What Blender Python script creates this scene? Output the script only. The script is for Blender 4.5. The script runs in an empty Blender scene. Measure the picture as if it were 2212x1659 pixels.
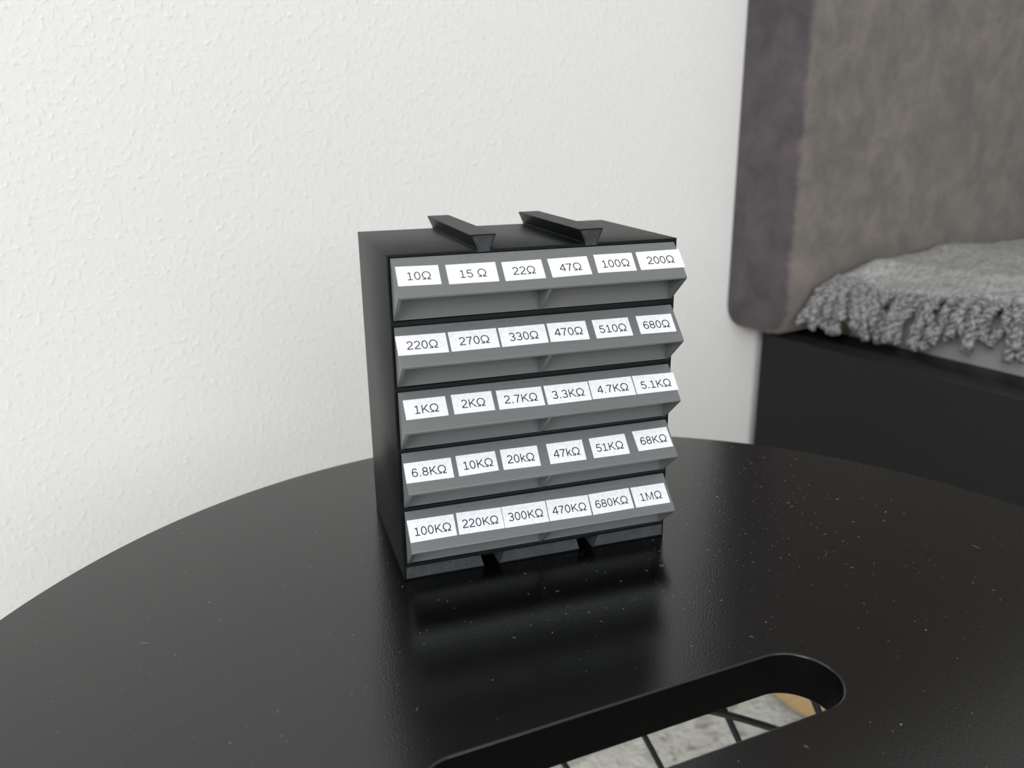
import bpy, bmesh, math, random
from mathutils import Vector, Matrix, Euler
C = bpy.context.scene.collection
R = math.radians
random.seed(7)

# ------------------------------------------------------------------ camera
TOP = 0.42                      # height of the table top above the floor
YAW = R(-13.0)                  # the little cabinet is turned 13 degrees to the wall
cam_d = bpy.data.cameras.new('camera')
cam = bpy.data.objects.new('camera', cam_d); C.objects.link(cam)
cam_d.sensor_fit = 'HORIZONTAL'; cam_d.sensor_width = 36.0
cam_d.lens = 36.0 * 1763.67 / 2212.0
cam_d.clip_start = 0.01
cam.location = (-0.10061, -0.24777, 0.15819 + TOP)
cam.rotation_euler = Euler((1.26632404, 0.0125044508, -0.313671341 - R(13.0)), 'XYZ')
cam_d.dof.use_dof = True
cam_d.dof.focus_distance = 0.300
cam_d.dof.aperture_fstop = cam_d.lens / 2.3
cam_d.dof.aperture_blades = 0
bpy.context.scene.camera = cam

# ------------------------------------------------------------------ view, world, daylight
sc = bpy.context.scene
vs = sc.view_settings
vs.view_transform = 'Standard'; vs.look = 'None'; vs.gamma = 1.0; vs.use_curve_mapping = False
vs.exposure = 0.0
w = bpy.data.worlds.new('sky'); sc.world = w; w.use_nodes = True
bg = w.node_tree.nodes['Background']
bg.inputs['Color'].default_value = (0.80, 0.90, 1.0, 1); bg.inputs['Strength'].default_value = 1.0
# daylight entering through window_1 (in the left wall) and window_2 (in the wall behind the camera)
def area(name, loc, rot, sx, sy, power, col):
    d = bpy.data.lights.new(name, 'AREA'); d.shape = 'RECTANGLE'; d.size = sx; d.size_y = sy
    d.energy = power; d.color = col
    o = bpy.data.objects.new(name, d); C.objects.link(o); o.location = loc; o.rotation_euler = rot
    return o
WX0, WX1, WY0, WY1, WZ1 = -1.75, 2.75, -3.0, 0.30, 2.5
W1 = (-1.95, -0.55, 0.85, 2.15)       # y0,y1,z0,z1 of window_1
W2 = (-1.15, 0.55, 0.85, 2.15)         # x0,x1,z0,z1 of window_2
area('daylight_left', (WX0 - 0.06, (W1[0]+W1[1])/2, (W1[2]+W1[3])/2), (R(90), 0, R(-90)), W1[1]-W1[0], W1[3]-W1[2], 50, (0.95, 0.965, 1.0))
area('daylight_front', ((W2[0]+W2[1])/2, WY0 - 0.06, (W2[2]+W2[3])/2), (R(90), 0, 0), W2[1]-W2[0], W2[3]-W2[2], 24, (0.95, 0.965, 1.0))

# ------------------------------------------------------------------ helpers
def lin(r, g, b):
    f = lambda v: (v/255)/12.92 if v/255 <= 0.04045 else ((v/255+0.055)/1.055)**2.4
    return (f(r), f(g), f(b), 1.0)

class Mat:
    def __init__(s, name, col, rough=0.5, spec=0.5):
        s.m = bpy.data.materials.new(name); s.m.use_nodes = True
        s.t = s.m.node_tree; s.n = s.t.nodes; s.l = s.t.links
        s.b = s.n['Principled BSDF']
        s.b.inputs['Base Color'].default_value = col
        s.b.inputs['Roughness'].default_value = rough
        s.b.inputs['Specular IOR Level'].default_value = spec
        s._co = None; s._h = None
    def co(s, scale=(1,1,1), rot=(0,0,0)):
        if s._co is None: s._co = s.n.new('ShaderNodeTexCoord')
        mp = s.n.new('ShaderNodeMapping'); mp.inputs['Scale'].default_value = scale; mp.inputs['Rotation'].default_value = rot
        s.l.new(s._co.outputs['Object'], mp.inputs['Vector']); return mp.outputs[0]
    def noise(s, scale, detail=2, rough=0.5, st=(1,1,1), rot=(0,0,0), dist=0.0):
        t = s.n.new('ShaderNodeTexNoise'); t.inputs['Scale'].default_value = scale
        t.inputs['Detail'].default_value = detail; t.inputs['Roughness'].default_value = rough
        t.inputs['Distortion'].default_value = dist
        s.l.new(s.co(st, rot), t.inputs['Vector']); return t.outputs['Fac']
    def wave(s, scale, axis='X', dist=0.0, st=(1,1,1), rot=(0,0,0), detail=1):
        t = s.n.new('ShaderNodeTexWave'); t.bands_direction = axis
        t.inputs['Scale'].default_value = scale; t.inputs['Distortion'].default_value = dist
        t.inputs['Detail'].default_value = detail
        s.l.new(s.co(st, rot), t.inputs['Vector']); return t.outputs['Fac']
    def ramp(s, fac, stops):
        r = s.n.new('ShaderNodeValToRGB'); e = r.color_ramp.elements
        while len(e) < len(stops): e.new(0.5)
        for k, (p, c) in zip(e, stops): k.position = p; k.color = c if len(c) == 4 else (*c, 1)
        s.l.new(fac, r.inputs[0]); return r.outputs[0]
    def math(s, op, a, b=None):
        m = s.n.new('ShaderNodeMath'); m.operation = op
        for i, v in enumerate((a, b)):
            if v is None: continue
            if isinstance(v, (int, float)): m.inputs[i].default_value = v
            else: s.l.new(v, m.inputs[i])
        return m.outputs[0]
    def mix(s, fac, a, b):
        m = s.n.new('ShaderNodeMix'); m.data_type = 'RGBA'
        for k, v in ((0, fac), (6, a), (7, b)):
            if isinstance(v, (int, float)): m.inputs[k].default_value = v
            elif isinstance(v, tuple): m.inputs[k].default_value = v
            else: s.l.new(v, m.inputs[k])
        return m.outputs[2]
    def color(s, out): s.l.new(out, s.b.inputs['Base Color']); return s
    def rough(s, out): s.l.new(out, s.b.inputs['Roughness']); return s
    def bump(s, h, dist, strength=1.0):
        b = s.n.new('ShaderNodeBump'); b.inputs['Distance'].default_value = dist; b.inputs['Strength'].default_value = strength
        s.l.new(h, b.inputs['Height'])
        if s._h is not None: s.l.new(s._h, b.inputs['Normal'])
        s._h = b.outputs[0]; s.l.new(s._h, s.b.inputs['Normal']); return s

def mesh_obj(name, me, mats, parent=None):
    o = bpy.data.objects.new(name, me); C.objects.link(o)
    for m in (mats if isinstance(mats, (list, tuple)) else [mats]): me.materials.append(m.m)
    if parent is not None: o.parent = parent
    return o
def obj(name, bm, mats, parent=None, smooth=None):
    me = bpy.data.meshes.new(name)
    bmesh.ops.recalc_face_normals(bm, faces=bm.faces[:])
    bm.to_mesh(me); bm.free()
    if smooth is not None:
        me.shade_smooth(); me.set_sharp_from_angle(angle=R(smooth))
    return mesh_obj(name, me, mats, parent)
def tag(o, label, cat=None, group=None, kind=None):
    if label: o['label'] = label
    if cat: o['category'] = cat
    if group: o['group'] = group
    if kind: o['kind'] = kind
    return o
def thing(name, label, cat, loc=(0,0,0), rz=0.0, group=None):
    o = bpy.data.objects.new(name, None); C.objects.link(o); o.empty_display_size = 0.05
    o.location = loc; o.rotation_euler = (0, 0, rz)
    return tag(o, label, cat, group)
def struct(o): o['kind'] = 'structure'; return o

def box(bm, x0, x1, y0, y1, z0, z1, bev=0.0, seg=1, mi=0):
    vs = [bm.verts.new((x, y, z)) for x in (x0, x1) for y in (y0, y1) for z in (z0, z1)]
    fs = [bm.faces.new([vs[i] for i in q]) for q in ((0,1,3,2),(4,6,7,5),(0,4,5,1),(2,3,7,6),(0,2,6,4),(1,5,7,3))]
    for f in fs: f.material_index = mi
    if bev:
        es = list({e for f in fs for e in f.edges})
        bmesh.ops.bevel(bm, geom=es, offset=bev, segments=seg, profile=0.5, affect='EDGES', clamp_overlap=True)
def prism(bm, poly, axis, a, b, mi=0):
    """extrude a polygon along axis between a and b; poly holds the two other coordinates in x,y,z order"""
    def p3(u, v, t): return {'x': (t, u, v), 'y': (u, t, v), 'z': (u, v, t)}[axis]
    A = [bm.verts.new(p3(u, v, a)) for u, v in poly]; B = [bm.verts.new(p3(u, v, b)) for u, v in poly]
    n = len(poly); fs = [bm.faces.new(A), bm.faces.new(B[::-1])]
    for i in range(n): fs.append(bm.faces.new((A[i], A[(i+1) % n], B[(i+1) % n], B[i])))
    for f in fs: f.material_index = mi
def tube(bm, pts, r, n=8, closed=False, mi=0):
    pts = [Vector(p) for p in pts]; N = len(pts); rings = []
    rad = r if callable(r) else (lambda t: r)
    nrm = None
    for i, p in enumerate(pts):
        a = pts[(i-1) % N] if (closed or i > 0) else p
        b = pts[(i+1) % N] if (closed or i < N-1) else p
        t = (b - a).normalized()
        if nrm is None: nrm = t.orthogonal().normalized()
        nrm = (nrm - t * nrm.dot(t)).normalized(); bi = t.cross(nrm)
        rr = rad(i / max(1, N-1))
        rings.append([bm.verts.new(p + (nrm*math.cos(2*math.pi*k/n) + bi*math.sin(2*math.pi*k/n))*rr) for k in range(n)])
    for i in range(N if closed else N-1):
        A, B = rings[i], rings[(i+1) % N]
        off = 0
        if closed and i == N-1:
            off = min(range(n), key=lambda k: (A[0].co - B[k].co).length)
        for k in range(n): bm.faces.new((A[k], A[(k+1) % n], B[(k+1+off) % n], B[(k+off) % n])).material_index = mi
    if not closed:
        bm.faces.new(rings[0][::-1]).material_index = mi; bm.faces.new(rings[-1]).material_index = mi
def plate(name, loops, z0, z1, bev, res=2):
    """flat plate with holes (first loop outer), built from a filled 2D curve; returns a bmesh, rounded rims of radius bev"""
    cu = bpy.data.curves.new(name, 'CURVE'); cu.dimensions = '2D'; cu.fill_mode = 'BOTH'
    for lp in loops:
        s = cu.splines.new('POLY'); s.points.add(len(lp)-1); s.use_cyclic_u = True
        for q, (x, y) in zip(s.points, lp): q.co = (x, y, 0, 1)
    cu.extrude = (z1-z0)/2 - bev; cu.bevel_depth = bev; cu.bevel_resolution = res; cu.offset = -bev
    o = bpy.data.objects.new(name, cu); C.objects.link(o)
    dg = bpy.context.evaluated_depsgraph_get()
    me = bpy.data.meshes.new_from_object(o.evaluated_get(dg))
    bm = bmesh.new(); bm.from_mesh(me)
    bmesh.ops.remove_doubles(bm, verts=bm.verts[:], dist=1e-6)
    bmesh.ops.translate(bm, verts=bm.verts[:], vec=(0, 0, (z0+z1)/2))
    bpy.data.objects.remove(o); bpy.data.curves.remove(cu); bpy.data.meshes.remove(me)
    return bm

# ------------------------------------------------------------------ materials
m_wall = Mat('white_plaster', lin(230, 229, 227), 0.55, 0.3)
m_wall.bump(m_wall.noise(230, 3, 0.5), 0.0006, 0.45)
m_wall.bump(m_wall.ramp(m_wall.noise(290, 1, 0.4), [(0.55, (0,0,0)), (0.75, (1,1,1))]), 0.0005, 0.5)
m_ceil = Mat('ceiling_paint', lin(235, 235, 232), 0.7, 0.2)
m_floor = Mat('oak_floor', lin(222, 186, 132), 0.4, 0.4)
m_floor.color(m_floor.ramp(m_floor.noise(6, 4, 0.6, st=(1, 14, 1)), [(0.3, lin(240,200,140)), (0.7, lin(252,222,170))]))
m_trim = Mat('white_trim', lin(235, 235, 232), 0.35, 0.5)
m_rug = Mat('rug_pile', lin(205, 203, 193), 0.95, 0.1)
m_rug.color(m_rug.ramp(m_rug.noise(55, 3, 0.6), [(0.34, lin(172,170,158)), (0.5, lin(218,216,208)), (0.7, lin(230,228,222))]))
m_rug.bump(m_rug.noise(160, 3, 0.6), 0.006, 0.8)

m_table = Mat('black_satin_paint', lin(6, 6, 6), 0.20, 0.78)
m_table.bump(m_table.noise(1300, 2, 0.5), 0.00005, 0.75)
m_edge = Mat('black_matt_edge', lin(5, 5, 5), 0.6, 0.06)
m_wire = Mat('black_powder_coated_wire', lin(26, 26, 28), 0.45, 0.4)
m_dust = Mat('dust', lin(170, 168, 160), 0.9, 0.1)

m_case = Mat('black_printed_plastic', lin(9, 12, 14), 0.44, 0.22)
def case_layers(m):
    a = m.noise(1.0, 2, 0.7, st=(8, 2600, 8))
    b = m.noise(1.0, 1, 0.5, st=(2, 420, 2))
    m.bump(m.math('ADD', a, m.math('MULTIPLY', b, 1.4)), 0.00011, 0.8)
case_layers(m_case)
# faint ridges on the outside where the shelves meet the side walls
sp = m_case.n.new('ShaderNodeSeparateXYZ'); m_case.l.new(m_case.co(), sp.inputs[0])
ridge = 0.0
for z0 in (0.0962, 0.0733, 0.0511, 0.0286, 0.0930, 0.0700):
    c_ = m_case.n.new('ShaderNodeMath'); c_.operation = 'COMPARE'; m_case.l.new(sp.outputs[2], c_.inputs[0])
    c_.inputs[1].default_value = z0; c_.inputs[2].default_value = 0.00016
    ridge = m_case.math('ADD', c_.outputs[0], ridge)
m_case.color(m_case.mix(ridge, lin(9, 12, 14), lin(24, 27, 29)))
# front ends of the base and of the rails: the solid infill lines of the last printed layer, their highlights painted as lighter streaks
m_hatch = Mat('printed_infill_face', lin(30, 33, 36), 0.4, 0.4)
hw = m_hatch.wave(690, 'X', 2.2, rot=(0, R(-42), 0), detail=2)
m_hatch.color(m_hatch.ramp(m_hatch.math('MULTIPLY', m_hatch.math('MULTIPLY', hw, m_hatch.noise(900, 2, 0.6)), m_hatch.noise(190, 3, 0.7)), [(0.06, lin(12,15,18)), (0.5, lin(100,105,109))]))
m_hatch.bump(hw, 0.0002, 0.9)

m_notch = Mat('lit_printed_wall', lin(66, 70, 77), 0.5, 0.4)  # same black print; light on the notch walls is painted in as grey
m_notch.bump(m_notch.noise(900, 2, 0.6), 0.0001, 0.6)
m_grey = Mat('grey_printed_plastic', lin(128, 130, 129), 0.36, 0.45)
gn = m_grey.noise(1.0, 3, 0.7, st=(8, 8, 3600))
gcol = m_grey.ramp(gn, [(0.35, lin(102,105,105)), (0.65, lin(108,111,110))])
# short dark dashes left by the printer along the upper rim of each drawer front
gs = m_grey.n.new('ShaderNodeSeparateXYZ'); m_grey.l.new(m_grey.co(), gs.inputs[0])
rim = 0.0
for k, t in enumerate((118.1, 95.1, 72.3, 50.0, 27.5)):
    c_ = m_grey.n.new('ShaderNodeMath'); c_.operation = 'COMPARE'; m_grey.l.new(gs.outputs[2], c_.inputs[0])
    c_.inputs[1].default_value = (t-0.72)*0.001; c_.inputs[2].default_value = 0.00006
    rim = m_grey.math('ADD', c_.outputs[0], rim)
dash = m_grey.math('GREATER_THAN', m_grey.noise(1.0, 1, 0.5, st=(420, 1, 60)), 0.56)
span = m_grey.math('MULTIPLY', m_grey.math('GREATER_THAN', gs.outputs[0], 0.020), m_grey.math('LESS_THAN', gs.outputs[0], 0.056))
mask = m_grey.math('MULTIPLY', m_grey.math('MULTIPLY', rim, dash), span)
m_grey.color(m_grey.mix(mask, gcol, lin(62, 64, 64)))
m_grey.bump(gn, 0.00005, 0.45)
m_grey.b.inputs['Subsurface Weight'].default_value = 0.0
m_paper = Mat('white_label_paper', lin(246, 247, 250), 0.6, 0.3)
m_paper.color(m_paper.ramp(m_paper.noise(900, 3, 0.6), [(0.35, lin(224,226,230)), (0.6, lin(238,239,241))]))
m_ink = Mat('printed_ink', lin(42, 36, 46), 0.6, 0.2)

m_velvet = Mat('grey_brown_velvet', lin(96, 91, 87), 0.9, 0.1)
nap = m_velvet.noise(38, 5, 0.68, st=(1, 1, 0.9), dist=0.4)
big = m_velvet.noise(5, 3, 0.5)
m_black_wood = Mat('black_stained_frame', lin(11, 12, 12), 0.4, 0.35)
m_edge_highlight = Mat('painted_edge_highlight', lin(30, 33, 32), 0.45, 0.35)  # highlight on the rail's upper outer edge, painted as a lighter black
m_sheet = Mat('mauve_grey_sheet', lin(152, 150, 151), 0.85, 0.15)
m_sheet.bump(m_sheet.noise(30, 3, 0.6), 0.004, 0.5)
m_throw = Mat('grey_woven_wool', lin(150, 150, 148), 0.95, 0.1)
m_throw.color(m_throw.ramp(m_throw.noise(150, 4, 0.7, st=(1, 2.2, 1)), [(0.3, lin(112,112,112)), (0.5, lin(158,158,156)), (0.72, lin(186,186,183))]))
m_throw.bump(m_throw.noise(260, 3, 0.65), 0.004, 0.8)
m_yarn = Mat('grey_wool_yarn', lin(146, 146, 146), 0.95, 0.1)
m_yarn.color(m_yarn.ramp(m_yarn.noise(420, 3, 0.65), [(0.32, lin(70,70,72)), (0.68, lin(160,160,158))]))
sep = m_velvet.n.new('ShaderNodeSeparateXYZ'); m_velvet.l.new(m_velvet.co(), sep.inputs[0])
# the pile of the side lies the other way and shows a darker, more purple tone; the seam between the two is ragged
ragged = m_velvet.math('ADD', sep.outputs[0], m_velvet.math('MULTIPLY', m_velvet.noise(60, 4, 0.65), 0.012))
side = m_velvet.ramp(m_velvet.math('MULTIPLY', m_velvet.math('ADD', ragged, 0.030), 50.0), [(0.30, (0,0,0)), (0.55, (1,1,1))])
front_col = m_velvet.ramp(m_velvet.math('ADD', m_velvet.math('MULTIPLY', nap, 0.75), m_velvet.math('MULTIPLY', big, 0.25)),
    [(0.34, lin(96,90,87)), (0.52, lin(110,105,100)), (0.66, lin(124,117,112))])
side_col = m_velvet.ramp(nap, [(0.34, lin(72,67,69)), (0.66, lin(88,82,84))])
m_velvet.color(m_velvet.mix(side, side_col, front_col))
for m in (m_velvet,):
    m.b.inputs['Sheen Weight'].default_value = 0.15; m.b.inputs['Sheen Roughness'].default_value = 0.5
    m.bump(m.noise(900, 2, 0.6, st=(1, 1, 0.5)), 0.0006, 0.5)

# ------------------------------------------------------------------ the room
T = 0.12
bm = bmesh.new(); box(bm, WX0-T, WX1+T, WY1, WY1+T, -0.1, WZ1+0.1); struct(obj('wall_back', bm, m_wall))
bm = bmesh.new(); box(bm, WX1, WX1+T, WY0-T, WY1, -0.1, WZ1+0.1); struct(obj('wall_right', bm, m_wall))
def holed_wall(name, a0, a1, h, place):
    bm = bmesh.new(); a, b, z0, z1 = h
    for (u0, u1, v0, v1) in ((a0, a, -0.1, WZ1+0.1), (b, a1, -0.1, WZ1+0.1), (a, b, -0.1, z0), (a, b, z1, WZ1+0.1)):
        place(bm, u0, u1, v0, v1)
    return struct(obj(name, bm, m_wall))
holed_wall('wall_left', WY0-T, WY1, W1, lambda bm, u0, u1, v0, v1: box(bm, WX0-T, WX0, u0, u1, v0, v1))
holed_wall('wall_front', WX0, WX1, W2, lambda bm, u0, u1, v0, v1: box(bm, u0, u1, WY0-T, WY0, v0, v1))
bm = bmesh.new(); box(bm, WX0-T, WX1+T, WY0-T, WY1+T, -0.1, 0.0); struct(obj('floor', bm, m_floor))
bm = bmesh.new(); box(bm, WX0-T, WX1+T, WY0-T, WY1+T, WZ1, WZ1+0.1); struct(obj('ceiling', bm, m_ceil))
bm = bmesh.new(); box(bm, WX0+0.001, WX1-0.001, WY1-0.014, WY1-0.0005, 0.0, 0.06, 0.003); struct(obj('baseboard_back', bm, m_trim))
def window(name, along, h, at, sgn):
    a, b, z0, z1 = h; bm = bmesh.new(); f = 0.05
    def bx(bm, u0, u1, v0, v1, d0, d1):
        if along == 'y': box(bm, at + sgn*d0, at + sgn*d1, u0, u1, v0, v1)
        else: box(bm, u0, u1, at + sgn*d0, at + sgn*d1, v0, v1)
    for (u0, u1, v0, v1) in ((a, a+f, z0, z1), (b-f, b, z0, z1), (a+f, b-f, z0, z0+f), (a+f, b-f, z1-f, z1), ((a+b)/2-f/2, (a+b)/2+f/2, z0+f, z1-f)):
        bx(bm, u0, u1, v0, v1, 0.075, 0.115)
    o = struct(obj(name, bm, m_trim))
    bm = bmesh.new(); bx(bm, a-0.02, b+0.02, z0-0.03, z0-0.001, -0.05, 0.0)
    obj('window_sill', bm, m_trim, o)
window('window_1', 'y', W1, WX0, -1)
window('window_2', 'x', W2, WY0, -1)

# ------------------------------------------------------------------ rug and the floor under the table
S = 0.1054751                               # width of the cabinet; table measured in this unit, in the cabinet's own axes
def bw(x, y):                               # cabinet axes -> room axes
    c, s = math.cos(YAW), math.sin(YAW)
    return (c*x - s*y, s*x + c*y)
bm = bmesh.new()
edge_pts = []
rx0, rx1, ry0, ry1 = -1.60, 0.503, -2.6, 0.282
N = 260
grid = {}
nx, ny = 150, 200
for i in range(nx+1):
    for j in range(ny+1):
        x = rx0 + (rx1-rx0)*i/nx; y = ry0 + (ry1-ry0)*j/ny
        if i in (0, nx): x += random.uniform(-.004, .004)
        if j in (0, ny): y += random.uniform(-.004, .004)
        # rounded corner by the bed
        z = 0.012 + random.uniform(-.0025, .0025)
        if i in (0, nx) or j in (0, ny): z = 0.002
        grid[i, j] = bm.verts.new((x, y, z))
for i in range(nx):
    for j in range(ny): bm.faces.new((grid[i,j], grid[i+1,j], grid[i+1,j+1], grid[i,j+1]))
# underside
b0 = [bm.verts.new((x, y, 0.0005)) for x, y in ((rx0, ry0), (rx1, ry0), (rx1, ry1), (rx0, ry1))]
bm.faces.new(b0[::-1])
o = obj('rug', bm, m_rug, None, 180)
tag(o, 'pale mottled grey rug on the wooden floor, seen through the slot of the black table', 'rug')

# ------------------------------------------------------------------ the round side table
TCX, TCY, TR = 0.4964*S, -0.8792*S, 0.22
cx, cy = bw(TCX, TCY)
table = thing('side_table', 'round black side table with a slotted lift-off top over a wire basket', 'table', (cx, cy, 0), 0)
THK = 0.015
circ = [(TR*math.cos(2*math.pi*k/240), TR*math.sin(2*math.pi*k/240)) for k in range(240)]
sa, sb = Vector((-0.035*S, -0.986*S)), Vector((0.946*S, -0.893*S)); sr = 0.1235*S
sa = Vector(bw(*sa)) - Vector((cx, cy)); sb = Vector(bw(*sb)) - Vector((cx, cy))
d = (sb - sa).normalized(); ang = math.atan2(d.y, d.x)
slot = [tuple(sb + sr*Vector((math.cos(ang - math.pi/2 + math.pi*k/40), math.sin(ang - math.pi/2 + math.pi*k/40)))) for k in range(41)]
slot += [tuple(sa + sr*Vector((math.cos(ang + math.pi/2 + math.pi*k/40), math.sin(ang + math.pi/2 + math.pi*k/40)))) for k in range(41)]
bm = plate('tabletop', [circ, slot[::-1]], TOP-THK, TOP, 0.0007, 2)
bm.normal_update()
for f in bm.faces:
    c = f.calc_center_median()
    if abs(f.normal.z) < 0.3 and math.hypot(c.x, c.y) < TR - 0.01: f.material_index = 1
    else: f.material_index = 0
o = obj('tabletop', bm, [m_table, m_edge], table, 50)
for p in o.data.polygons:
    if abs(p.normal.z) > 0.99: p.use_smooth = False
# wire basket under the top: three rings and leaning wires
RB = 0.2; Z0, Z1 = 0.008, TOP - THK - 0.0022
def ringpts(r, z, n=120): return [(r*math.cos(2*math.pi*k/n), r*math.sin(2*math.pi*k/n), z) for k in range(n)]
for z, r, rw in ((Z1-0.0002, RB, 0.0019), (TOP-0.1505, RB-0.0038, 0.0019), (0.0185, RB-0.0038, 0.0019)):
    bm = bmesh.new(); tube(bm, ringpts(r, z), rw, 10, True)
    obj('ring', bm, m_wire, table, 180)
def basket_wire(a0):
    bm = bmesh.new(); pts = []
    for k in range(25):
        z = 0.0165 + (Z1 - 0.0165)*k/24
        a = R(a0 + 145*(z - (TOP-0.151)))
        pts.append((RB*math.cos(a), RB*math.sin(a), z))
    tube(bm, pts, 0.0018, 8)
    return obj('wire', bm, m_wire, table, 180)
for k in range(22): basket_wire(36.5 + k*360/22)

# ------------------------------------------------------------------ the cabinet with five drawers
M = 0.001
W_, D_, H_ = 105.4, 66.9, 119.4
cab = thing('drawer_cabinet', 'small black 3D-printed cabinet with five grey labelled drawers standing on the round table', 'cabinet', (0, 0, TOP), YAW)
TOPS = [118.1, 95.1, 72.3, 50.0, 27.5]
DH = 20.9
outline = [(0,0), (30.4,0), (28.6,4.9), (38.3,4.9), (36.4,0), (69.1,0), (67.2,4.9), (76.7,4.9), (74.8,0), (W_,0), (W_,H_), (0,H_)]
holes = [[(1.0, t-DH-0.15), (W_-1.0, t-DH-0.15), (W_-1.0, t+0.12), (1.0, t+0.12)] for t in TOPS]
bm = plate('case', [[(x*M, z*M) for x, z in outline]] + [[(x*M, z*M) for x, z in h][::-1] for h in holes], 0, D_*M, 0.00025, 1)
bmesh.ops.transform(bm, matrix=Matrix(((1,0,0,0),(0,0,-1,D_*M),(0,1,0,0),(0,0,0,1))), verts=bm.verts[:])
box(bm, 0.9*M, (W_-0.9)*M, (D_-1.4)*M, (D_-0.2)*M, 6.2*M, (H_-0.6)*M)
bm.normal_update()
for f in bm.faces:
    c = f.calc_center_median()
    f.material_index = 1 if (c.z < 5.0*M and 20*M < c.x < 90*M and f.normal.x < -0.5) or (c.z < 5.0*M and 20*M < c.x < 90*M and f.normal.x > 0.5) else 0
case = obj('case', bm, [m_case, m_notch], cab)
# patches of solid infill on the front of the base (raised a hair, as printed)
for x0, x1, s0, s1 in ((0.7, 29.3, 0, 1), (37.6, 68.0, 1, 1), (76.0, W_-0.7, 1, 0)):
    bm = bmesh.new()
    z0, z1 = 0.7, 5.2
    prism(bm, [((x0 + (-0.9 if s0 else 0))*M, z0*M), ((x1 + (0.9 if s1 else 0))*M, z0*M), ((x1 - (0.4 if s1 else 0))*M, z1*M), ((x0 + (0.6 if s0 else 0))*M, z1*M)], 'y', -0.06*M, 0.3*M)
    tag(obj('base_face', bm, m_hatch, cab), 'dark face with diagonal print lines')
for c in (32.9, 71.9):
    bm = bmesh.new()
    prof = [(c-2.55, H_-0.05), (c-2.55, H_+0.55), (c-4.42, H_+4.75), (c-4.3, H_+5.0), (c+4.3, H_+5.0), (c+4.42, H_+4.75), (c+2.55, H_+0.55), (c+2.55, H_-0.05)]
    prism(bm, [(x*M, z*M) for x, z in prof], 'y', 0.15*M, (D_-0.1)*M)
    r = obj('dovetail_rail', bm, m_case, cab)
    bm = bmesh.new()
    prism(bm, [((c-2.2)*M, (H_-0.8)*M), ((c+2.2)*M, (H_-0.8)*M), ((c+2.2)*M, (H_+0.6)*M), ((c+3.85)*M, (H_+4.5)*M), ((c-3.85)*M, (H_+4.5)*M), ((c-2.2)*M, (H_+0.6)*M)], 'y', -0.06*M, 0.3*M)
    tag(obj('rail_end', bm, m_hatch, r), 'dark end face with diagonal print lines')

# --- lettering drawn as strokes: centre lines in em units, one weight
def arc(cx, cy, rx, ry, a0, a1, n=14):
    return [(cx + rx*math.cos(R(a0 + (a1-a0)*k/n)), cy + ry*math.sin(R(a0 + (a1-a0)*k/n))) for k in range(n+1)]
GLYPH = {
 '0': (.556, [arc(.278, .353, .192, .322, 90, 450, 32)]),
 '1': (.556, [[(.293, .036), (.293, .674)], [(.293, .668), (.235, .612), (.125, .572)], [(.095, .036), (.500, .036)]]),
 '2': (.556, [arc(.272, .500, .188, .176, 168, -24, 18) + [(.405, .36), (.30, .265), (.17, .165), (.095, .085), (.085, .038)], [(.055, .038), (.508, .038)]]),
 '3': (.556, [arc(.268, .515, .180, .162, 160, -78, 18) + [(.235, .362)], [(.235, .362)] + arc(.268, .196, .202, .166, 78, -162, 20)]),
 '4': (.556, [[(.402, 0), (.402, .690)], [(.392, .668), (.050, .196)], [(.030, .196), (.525, .196)]]),
 '5': (.556, [[(.468, .650), (.135, .650)], [(.140, .660), (.112, .340)], [(.112, .345)] + arc(.272, .222, .200, .190, 132, -158, 20)]),
 '6': (.556, [arc(.285, .222, .190, .190, 0, 360, 26), [(.095, .222), (.092, .34), (.108, .47), (.152, .59), (.220, .655), (.300, .674), (.375, .655), (.425, .610), (.452, .550)]]),
 '7': (.556, [[(.048, .650), (.494, .650)], [(.478, .650), (.375, .490), (.290, .315), (.245, .165), (.228, 0)]]),
 '8': (.556, [arc(.278, .515, .170, .160, 0, 360, 24), arc(.278, .198, .200, .164, 0, 360, 26)]),
 '.': (.278, [[(.139, 0), (.139, .095)]]),
 'K': (.667, [[(.128, 0), (.128, .688)], [(.575, .688), (.140, .262)], [(.265, .392), (.622, 0)]]),
 'k': (.500, [[(.110, 0), (.110, .725)], [(.425, .525), (.118, .205)], [(.215, .318), (.465, 0)]]),
 'M': (.833, [[(.122, 0), (.122, .688)], [(.128, .688), (.416, .045), (.704, .688)], [(.710, 0), (.710, .688)]]),
 '\u03a9': (.768, [[(.052, .036), (.300, .036), (.300, .120)] + arc(.384, .385, .288, .292, 245, -65, 28) + [(.468, .120), (.468, .036), (.716, .036)]]),
 ' ': (.278, []),
}
def stroke(bm, pts, hw, f, mi):
    """flat ribbon of half width hw along pts (2D); f maps 2D to 3D"""
    P = [Vector(p) for p in pts]
    closed = (P[0]-P[-1]).length < 1e-6
    if closed: P = P[:-1]
    n = len(P); Lh, Rh = [], []
    for i in range(n):
        a = (P[i]-P[i-1]).normalized() if (i > 0 or closed) else None
        b = (P[(i+1) % n]-P[i]).normalized() if (i < n-1 or closed) else None
        a = a or b; b = b or a
        na, nb = Vector((-a.y, a.x)), Vector((-b.y, b.x)); m = (na+nb)
        m = m.normalized() if m.length > 1e-6 else na
        k = min(1/max(0.35, m.dot(na)), 1.6)
        Lh.append(bm.verts.new(f(P[i] + m*hw*k))); Rh.append(bm.verts.new(f(P[i] - m*hw*k)))
    for i in range(n if closed else n-1):
        j = (i+1) % n; fc = bm.faces.new((Rh[i], Rh[j], Lh[j], Lh[i])); fc.material_index = mi
EM = 4.45
def text_width(t): return sum(GLYPH[c][0] for c in t)

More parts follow.
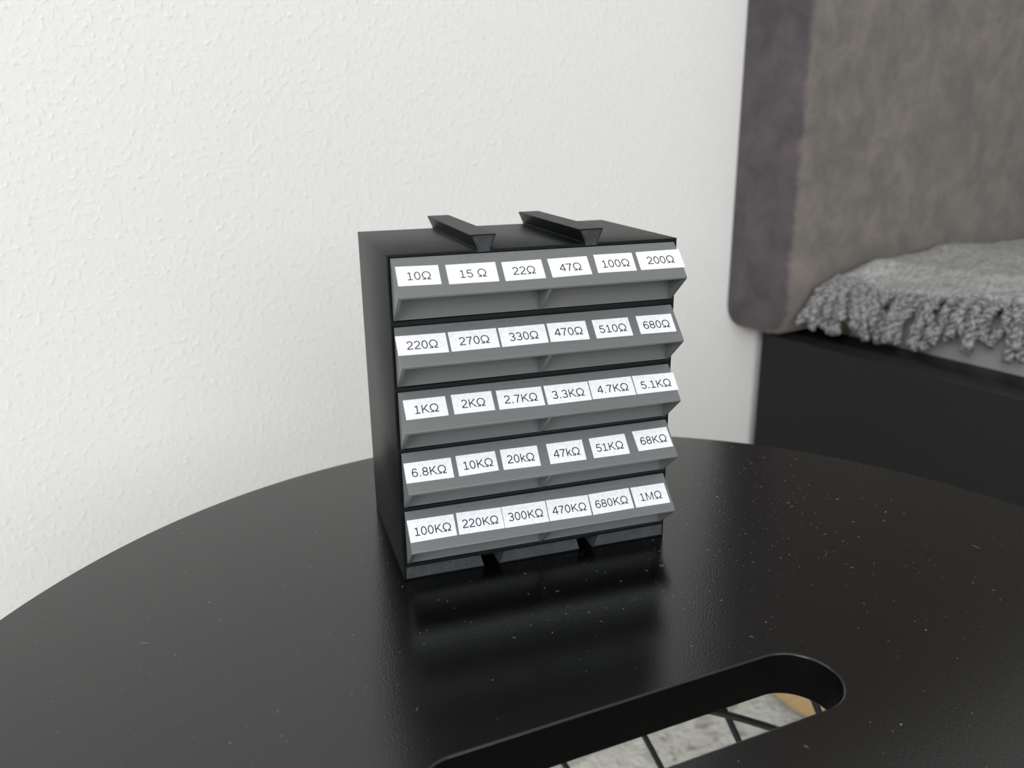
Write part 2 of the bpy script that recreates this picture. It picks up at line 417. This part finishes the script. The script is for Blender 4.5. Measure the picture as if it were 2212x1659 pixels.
LABELS = [
    (0, '10\u03a9', [(2.29, 3.41), (16.39, 3.71), (16.22, 11.26), (2.12, 10.97)], 9.36, 7.48),
    (0, '15 \u03a9', [(18.8, 3.89), (35.9, 3.91), (35.68, 11.67), (18.72, 11.53)], 27.39, 7.92),
    (0, '22\u03a9', [(37.98, 4.2), (52.17, 4.03), (52.09, 11.74), (37.88, 11.84)], 45.13, 8.11),
    (0, '47\u03a9', [(54.38, 4.06), (69.0, 3.88), (69.01, 11.46), (54.49, 11.76)], 61.9, 8.02),
    (0, '100\u03a9', [(71.62, 3.53), (86.18, 3.62), (85.91, 11.27), (71.3, 11.19)], 78.84, 7.7),
    (0, '200\u03a9', [(87.73, 3.55), (104.92, 3.38), (104.76, 11.28), (87.54, 11.22)], 96.35, 7.48),
    (1, '220\u03a9', [(0.99, 3.39), (18.02, 3.63), (17.88, 11.19), (0.93, 10.82)], 9.5, 7.47),
    (1, '270\u03a9', [(18.86, 3.57), (35.8, 3.54), (35.66, 11.11), (18.84, 11.14)], 27.34, 7.56),
    (1, '330\u03a9', [(36.56, 3.62), (53.46, 3.6), (53.23, 11.1), (36.44, 11.19)], 44.97, 7.66),
    (1, '470\u03a9', [(54.31, 3.52), (68.78, 3.7), (68.54, 11.33), (54.03, 11.06)], 61.56, 7.52),
    (1, '510\u03a9', [(71.32, 3.78), (85.37, 3.87), (85.26, 11.49), (71.19, 11.37)], 78.37, 7.87),
    (1, '680\u03a9', [(88.51, 3.72), (102.75, 3.93), (102.53, 11.52), (88.35, 11.3)], 95.6, 7.88),
    (2, '1K\u03a9', [(2.43, 3.08), (17.11, 3.14), (17.04, 10.54), (2.43, 10.56)], 9.87, 7.12),
    (2, '2K\u03a9', [(19.2, 3.01), (33.71, 3.13), (33.61, 10.62), (19.11, 10.52)], 26.48, 7.0),
    (2, '2.7K\u03a9', [(35.39, 3.28), (52.19, 3.54), (51.98, 11.02), (35.15, 10.73)], 43.77, 7.29),
    (2, '3.3K\u03a9', [(53.17, 3.49), (70.06, 3.6), (69.87, 11.08), (53.02, 11.06)], 61.6, 7.57),
    (2, '4.7K\u03a9', [(70.46, 3.41), (87.53, 3.47), (87.36, 11.14), (70.28, 10.97)], 79.08, 7.5),
    (2, '5.1K\u03a9', [(87.93, 3.45), (104.92, 3.8), (104.71, 11.14), (87.76, 11.09)], 96.44, 7.73),
    (3, '6.8K\u03a9', [(1.36, 3.84), (18.2, 3.84), (18.04, 11.4), (1.2, 11.29)], 9.71, 7.79),
    (3, '10K\u03a9', [(19.96, 3.62), (34.53, 3.6), (34.43, 11.13), (19.85, 11.36)], 27.39, 7.67),
    (3, '20k\u03a9', [(36.45, 3.47), (50.53, 3.62), (50.16, 11.62), (36.19, 11.27)], 43.42, 7.7),
    (3, '47k\u03a9', [(54.09, 3.62), (68.22, 3.64), (67.89, 11.72), (53.89, 11.59)], 61.09, 7.95),
    (3, '51K\u03a9', [(70.99, 3.69), (85.58, 3.58), (85.42, 11.77), (70.9, 11.67)], 78.27, 7.9),
    (3, '68K\u03a9', [(88.84, 3.18), (103.42, 3.12), (103.61, 11.32), (89.14, 11.39)], 96.48, 7.58),
    (4, '100K\u03a9', [(1.42, 3.27), (18.48, 3.44), (18.36, 11.41), (1.49, 11.54)], 10.04, 7.86),
    (4, '220K\u03a9', [(19.46, 3.22), (36.43, 3.64), (36.08, 11.65), (19.1, 11.42)], 27.71, 7.88),
    (4, '300K\u03a9', [(36.64, 3.59), (53.65, 3.77), (53.26, 11.9), (36.27, 11.68)], 45.05, 8.02),
    (4, '470K\u03a9', [(53.99, 3.7), (70.77, 4.06), (70.31, 12.1), (53.58, 11.87)], 62.28, 8.23),
    (4, '680K\u03a9', [(71.13, 3.95), (87.96, 3.83), (87.88, 12.02), (70.9, 12.16)], 79.52, 8.31),
    (4, '1M\u03a9', [(88.74, 3.91), (103.14, 3.98), (103.19, 12.15), (88.71, 12.07)], 96.02, 8.35),
]

SV = Vector((0, -10.7, -10.9)).normalized()          # down the slanted drawer face
SN = Vector((1, 0, 0)).cross(SV).normalized()
if SN.y > 0: SN = -SN
def build_label(row, txt, quad, tx, ts, parent):
    t = TOPS[row]; bm = bmesh.new()
    def on(u, v, lift): return (Vector((u, 0, t)) + SV*v + SN*lift)*M
    a = [bm.verts.new(on(u, v, 0.005)) for u, v in quad]; b = [bm.verts.new(on(u, v, 0.11)) for u, v in quad]
    bm.faces.new(a); bm.faces.new(b[::-1])
    for i in range(4): bm.faces.new((a[i], a[(i+1) % 4], b[(i+1) % 4], b[i]))
    bmesh.ops.recalc_face_normals(bm, faces=bm.faces[:])
    q = [Vector(p) for p in quad]
    ex = ((q[1]-q[0]) + (q[2]-q[3])).normalized(); ey = Vector((ex.y, -ex.x))      # ey points up the face
    org = Vector((tx, ts)) - ex*EM*text_width(txt)/2 - ey*EM*0.345
    x = 0
    for ch in txt:
        adv, strokes = GLYPH[ch]
        for s in strokes:
            hw = 0.050 if ch == '.' else 0.0405
            stroke(bm, s, hw, lambda p: on(*(org + ex*EM*(x + p.x) + ey*EM*p.y), 0.125), 1)
        x += adv
    me = bpy.data.meshes.new('label'); bm.to_mesh(me); bm.free()
    o = mesh_obj('label', me, [m_paper, m_ink], parent)
    say = txt.replace('\u03a9', ' ohm').replace('K', ' kilo').replace('k', ' kilo').replace('M', ' mega').replace('  ', ' ')
    tag(o, 'white paper label reading ' + txt.replace(' ', ''))
    return o

def build_drawer(row):
    t = TOPS[row]; b = t - DH; bm = bmesh.new()
    x0, x1 = 1.25, W_ - 1.25
    bx = lambda *a: box(bm, *[v*M for v in a])
    bx(x0, x1, 0.25, 1.5, b+0.15, t-0.25)                   # front board
    bx(x0+0.3, x0+1.5, 1.5, D_-3, b+0.15, t-1.5); bx(x1-1.5, x1-0.3, 1.5, D_-3, b+0.15, t-1.5)
    bx(x0+1.5, x1-1.5, D_-4.2, D_-3, b+0.15, t-1.5)
    bx(x0+1.5, x1-1.5, 1.5, D_-4.2, b+0.15, b+1.35)
    bx(W_/2-0.6, W_/2+0.6, 1.5, D_-4.2, b+1.35, t-1.8)
    dr = obj('drawer', bm, m_grey, cab)
    # slanted grip: label board, two end cheeks and the middle cheek
    bm = bmesh.new()
    prof = [(0.25, t), (-0.1, t), (-10.62, t-10.72), (-10.78, t-11.05), (-10.72, t-11.45), (-10.45, t-11.72), (-10.05, t-11.72), (0.25, t-1.55)]
    prism(bm, [(y*M, z*M) for y, z in prof], 'x', x0*M, x1*M)
    cheek = [(0.2, t-0.9), (-0.1, t-0.25), (-10.5, t-10.8), (-10.74, t-11.05), (-10.68, t-11.4), (-10.45, t-11.72), (-0.2, t-DH+0.15), (0.25, t-DH+0.15)]
    for a, c in ((x0, x0+1.15), (W_/2-0.35, W_/2+0.75), (x1-1.15, x1)):
        prism(bm, [(y*M, z*M) for y, z in cheek], 'x', (a-0.004)*M, (c+0.004)*M)
    gr = obj('grip', bm, m_grey, dr)
    return dr
for row in range(5):
    dr = build_drawer(row)
    for r, txt, quad, tx, ts in LABELS:
        if r == row: build_label(r, txt, quad, tx, ts, dr)

# ------------------------------------------------------------------ the bed beside the table
BX, BT = 0.505, TOP - 0.030          # left face and top of the bed's side rail
bed = thing('bed', 'black bed frame with a grey velvet headboard against the white wall', 'bed', (BX, WY1, 0))
def bedpart(name, bm, mats, smooth=None, parent=None):
    bmesh.ops.translate(bm, verts=bm.verts[:], vec=(-BX, -WY1, 0))
    return obj(name, bm, mats, parent or bed, smooth)
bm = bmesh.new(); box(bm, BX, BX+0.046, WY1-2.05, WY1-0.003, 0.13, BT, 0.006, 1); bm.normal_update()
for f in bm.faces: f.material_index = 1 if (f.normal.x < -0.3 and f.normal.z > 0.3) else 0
bedpart('side_rail', bm, [m_black_wood, m_edge_highlight], 40)
bm = bmesh.new(); box(bm, BX+1.46, BX+1.522, WY1-2.05, WY1-0.003, 0.13, BT, 0.006, 1); bedpart('side_rail', bm, m_black_wood, 40)
bm = bmesh.new(); box(bm, BX+0.0465, BX+1.4595, WY1-2.05, WY1-1.99, 0.13, BT, 0.0035, 2); bedpart('foot_rail', bm, m_black_wood, 40)
for x in (BX+0.05, BX+1.41):
    for y in (WY1-1.93, WY1-0.12):
        bm = bmesh.new(); box(bm, x+0.013, x+0.063, y-0.05, y, 0.0, BT-0.13, 0.002); bedpart('leg', bm, m_black_wood)
bm = bmesh.new()
for k in range(13):
    y = WY1 - 1.95 + k*0.148; box(bm, BX+0.0465, BX+1.4595, y, y+0.07, BT-0.055, BT-0.035)
bedpart('slat_base', bm, m_black_wood)
# headboard: padded slab, all edges generously rounded, its back cut flat on the wall
HX0, HX1, HY, HB, HT = 0.463, 0.505+1.56, 0.239, TOP-0.0285, 1.12
bm = bmesh.new(); box(bm, HX0, HX1, HY, WY1+0.05, HB, HT, 0.026, 8)
bmesh.ops.bisect_plane(bm, geom=bm.verts[:]+bm.edges[:]+bm.faces[:], plane_co=(0, WY1-0.001, 0), plane_no=(0, 1, 0), clear_outer=True)
bmesh.ops.holes_fill(bm, edges=[e for e in bm.edges if e.is_boundary], sides=0)
hb = bedpart('headboard', bm, m_velvet, 60)
hb['label'] = 'grey brown velvet headboard'

# mattress
bm = bmesh.new(); MX0 = 0.553
box(bm, MX0, MX0+1.36, WY1-1.98, WY1-0.0625, BT-0.034, TOP+0.013, 0.012, 4)
o = obj('mattress', bm, m_sheet, None, 180)
tag(o, 'mattress in a mauve-grey sheet lying in the black bed frame', 'mattress')

# throw blanket: a soft sheet over the mattress with a fringed edge along the side
PATH = [(0.527, 0.226, 0.028), (0.541, 0.203, 0.0185), (0.543, 0.155, 0.0225), (0.542, 0.116, 0.0272), (0.541, 0.077, 0.0305), (0.540, 0.0, 0.030), (0.541, -0.15, 0.029), (0.540, -0.40, 0.029)]
def edge_at(y):
    for (a, b) in zip(PATH, PATH[1:]):
        if a[1] >= y >= b[1]:
            t = (a[1]-y)/(a[1]-b[1]); t2 = t*t*(3-2*t)*0.5 + t*0.5
            return [a[k] + (b[k]-a[k])*t2 for k in range(3)]
    return list(PATH[0] if y > PATH[0][1] else PATH[-1])
from mathutils import noise as mn
bm = bmesh.new(); nu, nv = 90, 110
rows = []
for j in range(nv+1):
    y = 0.228 - (0.228+0.40)*j/nv
    ex, _, ez = edge_at(min(y, 0.226)); r = []
    for i in range(nu+1):
        u = (i/nu)**1.6; x = ex + u*0.62
        far = 0.0365 + 0.007*math.exp(-((x-0.672)/0.05)**2)*math.exp(-((y-0.24)/0.12)**2) + 0.003*math.exp(-((x-0.80)/0.1)**2)
        s = min(1, (x-ex)/0.05); s = s*s*(3-2*s)
        z = ez + (far-ez)*s
        if j > 25: pass
        k = min(1, (x-ex)/0.02)
        z += 0.0035*mn.noise((x*14, y*14, 0.3))*k + 0.0016*mn.noise((x*60, y*60, 1.3))
        r.append(bm.verts.new((x, y + (0.002*mn.noise((x*50, 2.0, 0)) if j == 0 else 0), TOP + z)))
    rows.append(r)
for j in range(nv):
    for i in range(nu): bm.faces.new((rows[j][i], rows[j][i+1], rows[j+1][i+1], rows[j+1][i]))
me = bpy.data.meshes.new('woven_cloth'); bmesh.ops.recalc_face_normals(bm, faces=bm.faces[:])
if sum(f.normal.z for f in bm.faces) < 0: bmesh.ops.reverse_faces(bm, faces=bm.faces[:])
bm.to_mesh(me); bm.free(); me.shade_smooth()
throw = thing('throw_blanket', 'fluffy light grey throw with a knotted fringe spread over the mattress', 'blanket', (0.54, 0.0, TOP+0.0133))
def rel(o): o.parent = throw; o.matrix_parent_inverse = Matrix.Translation(-throw.location); return o
cloth = rel(mesh_obj('woven_cloth', me, m_throw))
sm = cloth.modifiers.new('thickness', 'SOLIDIFY'); sm.thickness = 0.006; sm.offset = -1
# fringe: twisted two-ply strands hanging down the side of the mattress, splayed at the head end
def tassel(start, end, sag, r, seed):
    rnd = random.Random(seed); bm = bmesh.new()
    a, b = Vector(start), Vector(end); n = 20
    side = (b-a).cross(Vector((0,0,1))).normalized() if (b-a).cross(Vector((0,0,1))).length > 1e-4 else Vector((0,1,0))
    w1, w2 = rnd.uniform(-.004, .004), rnd.uniform(0, 6)
    base = []
    for k in range(n+1):
        t = k/n
        p = a.lerp(b, t) + Vector((-sag*math.sin(math.pi*min(1, t*1.05))*0.9, 0, sag*0.8*math.sin(math.pi*t)))
        p += Vector((0, 1, 0))*(w1*math.sin(t*4+w2)) + Vector((-1, 0, 0))*(0.0012*math.sin(t*9+w2))
        base.append(p)
    turns = rnd.uniform(3.5, 5)
    for ph in (0, math.pi):
        pts = []
        for k, p in enumerate(base):
            d = (base[min(n, k+1)] - base[max(0, k-1)]).normalized(); u = d.orthogonal().normalized(); v = d.cross(u)
            an = ph + turns*2*math.pi*k/n
            pts.append(p + (u*math.cos(an) + v*math.sin(an))*r*0.55)
        tube(bm, pts, lambda t: r*0.62*(0.85+0.3*math.sin(t*23+seed)) * (1.0 if t < .9 else 1.25), 6)
    return rel(obj('tassel', bm, m_yarn, None, 180))
seed = 0
def in_edge(y, dx=0.0, dz=0.0):
    e = edge_at(y); return (e[0]+0.004+dx, y, TOP + e[2] - 0.003 + dz)
# splayed ones at the head end
for k in range(26):
    t = k/25
    y0 = 0.226 - 0.025*t; st = in_edge(y0, random.uniform(-.002, .004), random.uniform(-.003, .002))
    en = (0.488 + 0.044*t + random.uniform(-.005, .005), 0.232 - 0.050*t + random.uniform(-.006, .006), TOP - 0.012 - 0.010*t + random.uniform(-.005, .016))
    seed += 1; tassel(st, en, 0.005 + random.uniform(0, .006), 0.0042, seed)
ys = [0.214 - 0.0043*k for k in range(60)] + [-0.048 - 0.011*k for k in range(13)]
for y0 in ys:
    y0 += random.uniform(-.003, .003)
    st = in_edge(y0, random.uniform(-.001, .003), random.uniform(-.002, .001))
    ln = random.uniform(0.030, 0.047)
    en = (0.538 + random.uniform(-.010, .003), y0 + random.uniform(-.016, .020), st[2] - ln)
    if y0 > 0.15: en = (0.532 + random.uniform(-.012, .004), en[1] + 0.008, TOP - 0.021 + random.uniform(-.003, .010))
    seed += 1; tassel(st, en, random.uniform(0.003, .009), 0.0040, seed)

# ------------------------------------------------------------------ dust on the table top
bm = bmesh.new(); rnd = random.Random(11)
def free(x, y):
    # inside the disc, off the slot and not under the cabinet
    if math.hypot(x-cx, y-cy) > TR-0.006: return False
    p = Vector((x-cx, y-cy)); q = p - sa; t = max(0, min(1, q.dot(sb-sa)/(sb-sa).length_squared))
    if (p - (sa + (sb-sa)*t)).length < sr + 0.003: return False
    c, s = math.cos(-YAW), math.sin(-YAW); u, v = c*x - s*y, s*x + c*y
    return not (-0.002 < u < 0.1075 and -0.002 < v < 0.069)
n = 0
while n < 1500:
    if n < 520: x, y = cx + rnd.gauss(0.10, 0.045), cy + rnd.gauss(0.10, 0.05)
    else: x, y = cx + rnd.uniform(-TR, TR), cy + rnd.uniform(-TR, TR)
    if not free(x, y): continue
    n += 1; z = TOP + 0.00006
    if rnd.random() < 0.86:
        s = rnd.choice((0.00009, 0.00012, 0.00016)) * (1.6 if rnd.random() < .06 else 1); a = rnd.uniform(0, 6.28); h = s*0.7
        base = [bm.verts.new((x + s*rnd.uniform(.6, 1.3)*math.cos(a+k*1.57), y + s*rnd.uniform(.6, 1.3)*math.sin(a+k*1.57), z)) for k in range(4)]
        tip = bm.verts.new((x, y, z+h))
        for k in range(4): bm.faces.new((base[k], base[(k+1) % 4], tip))
    else:
        L = rnd.uniform(0.0005, 0.0016) * (2.2 if rnd.random() < .10 else 1); a = rnd.uniform(0, 6.28); k2 = rnd.uniform(-2.2, 2.2)
        pts = [(x, y, z+0.00004)]
        for k in range(7):
            a += k2/7; pts.append((pts[-1][0] + L/7*math.cos(a), pts[-1][1] + L/7*math.sin(a), z + 0.00004 + 0.0001*math.sin(k/6*3.14)))
        tube(bm, pts, 0.00004, 4)
o = obj('dust', bm, m_dust)
tag(o, 'pale dust specks and lint scattered over the black tabletop', 'dust', kind='stuff')
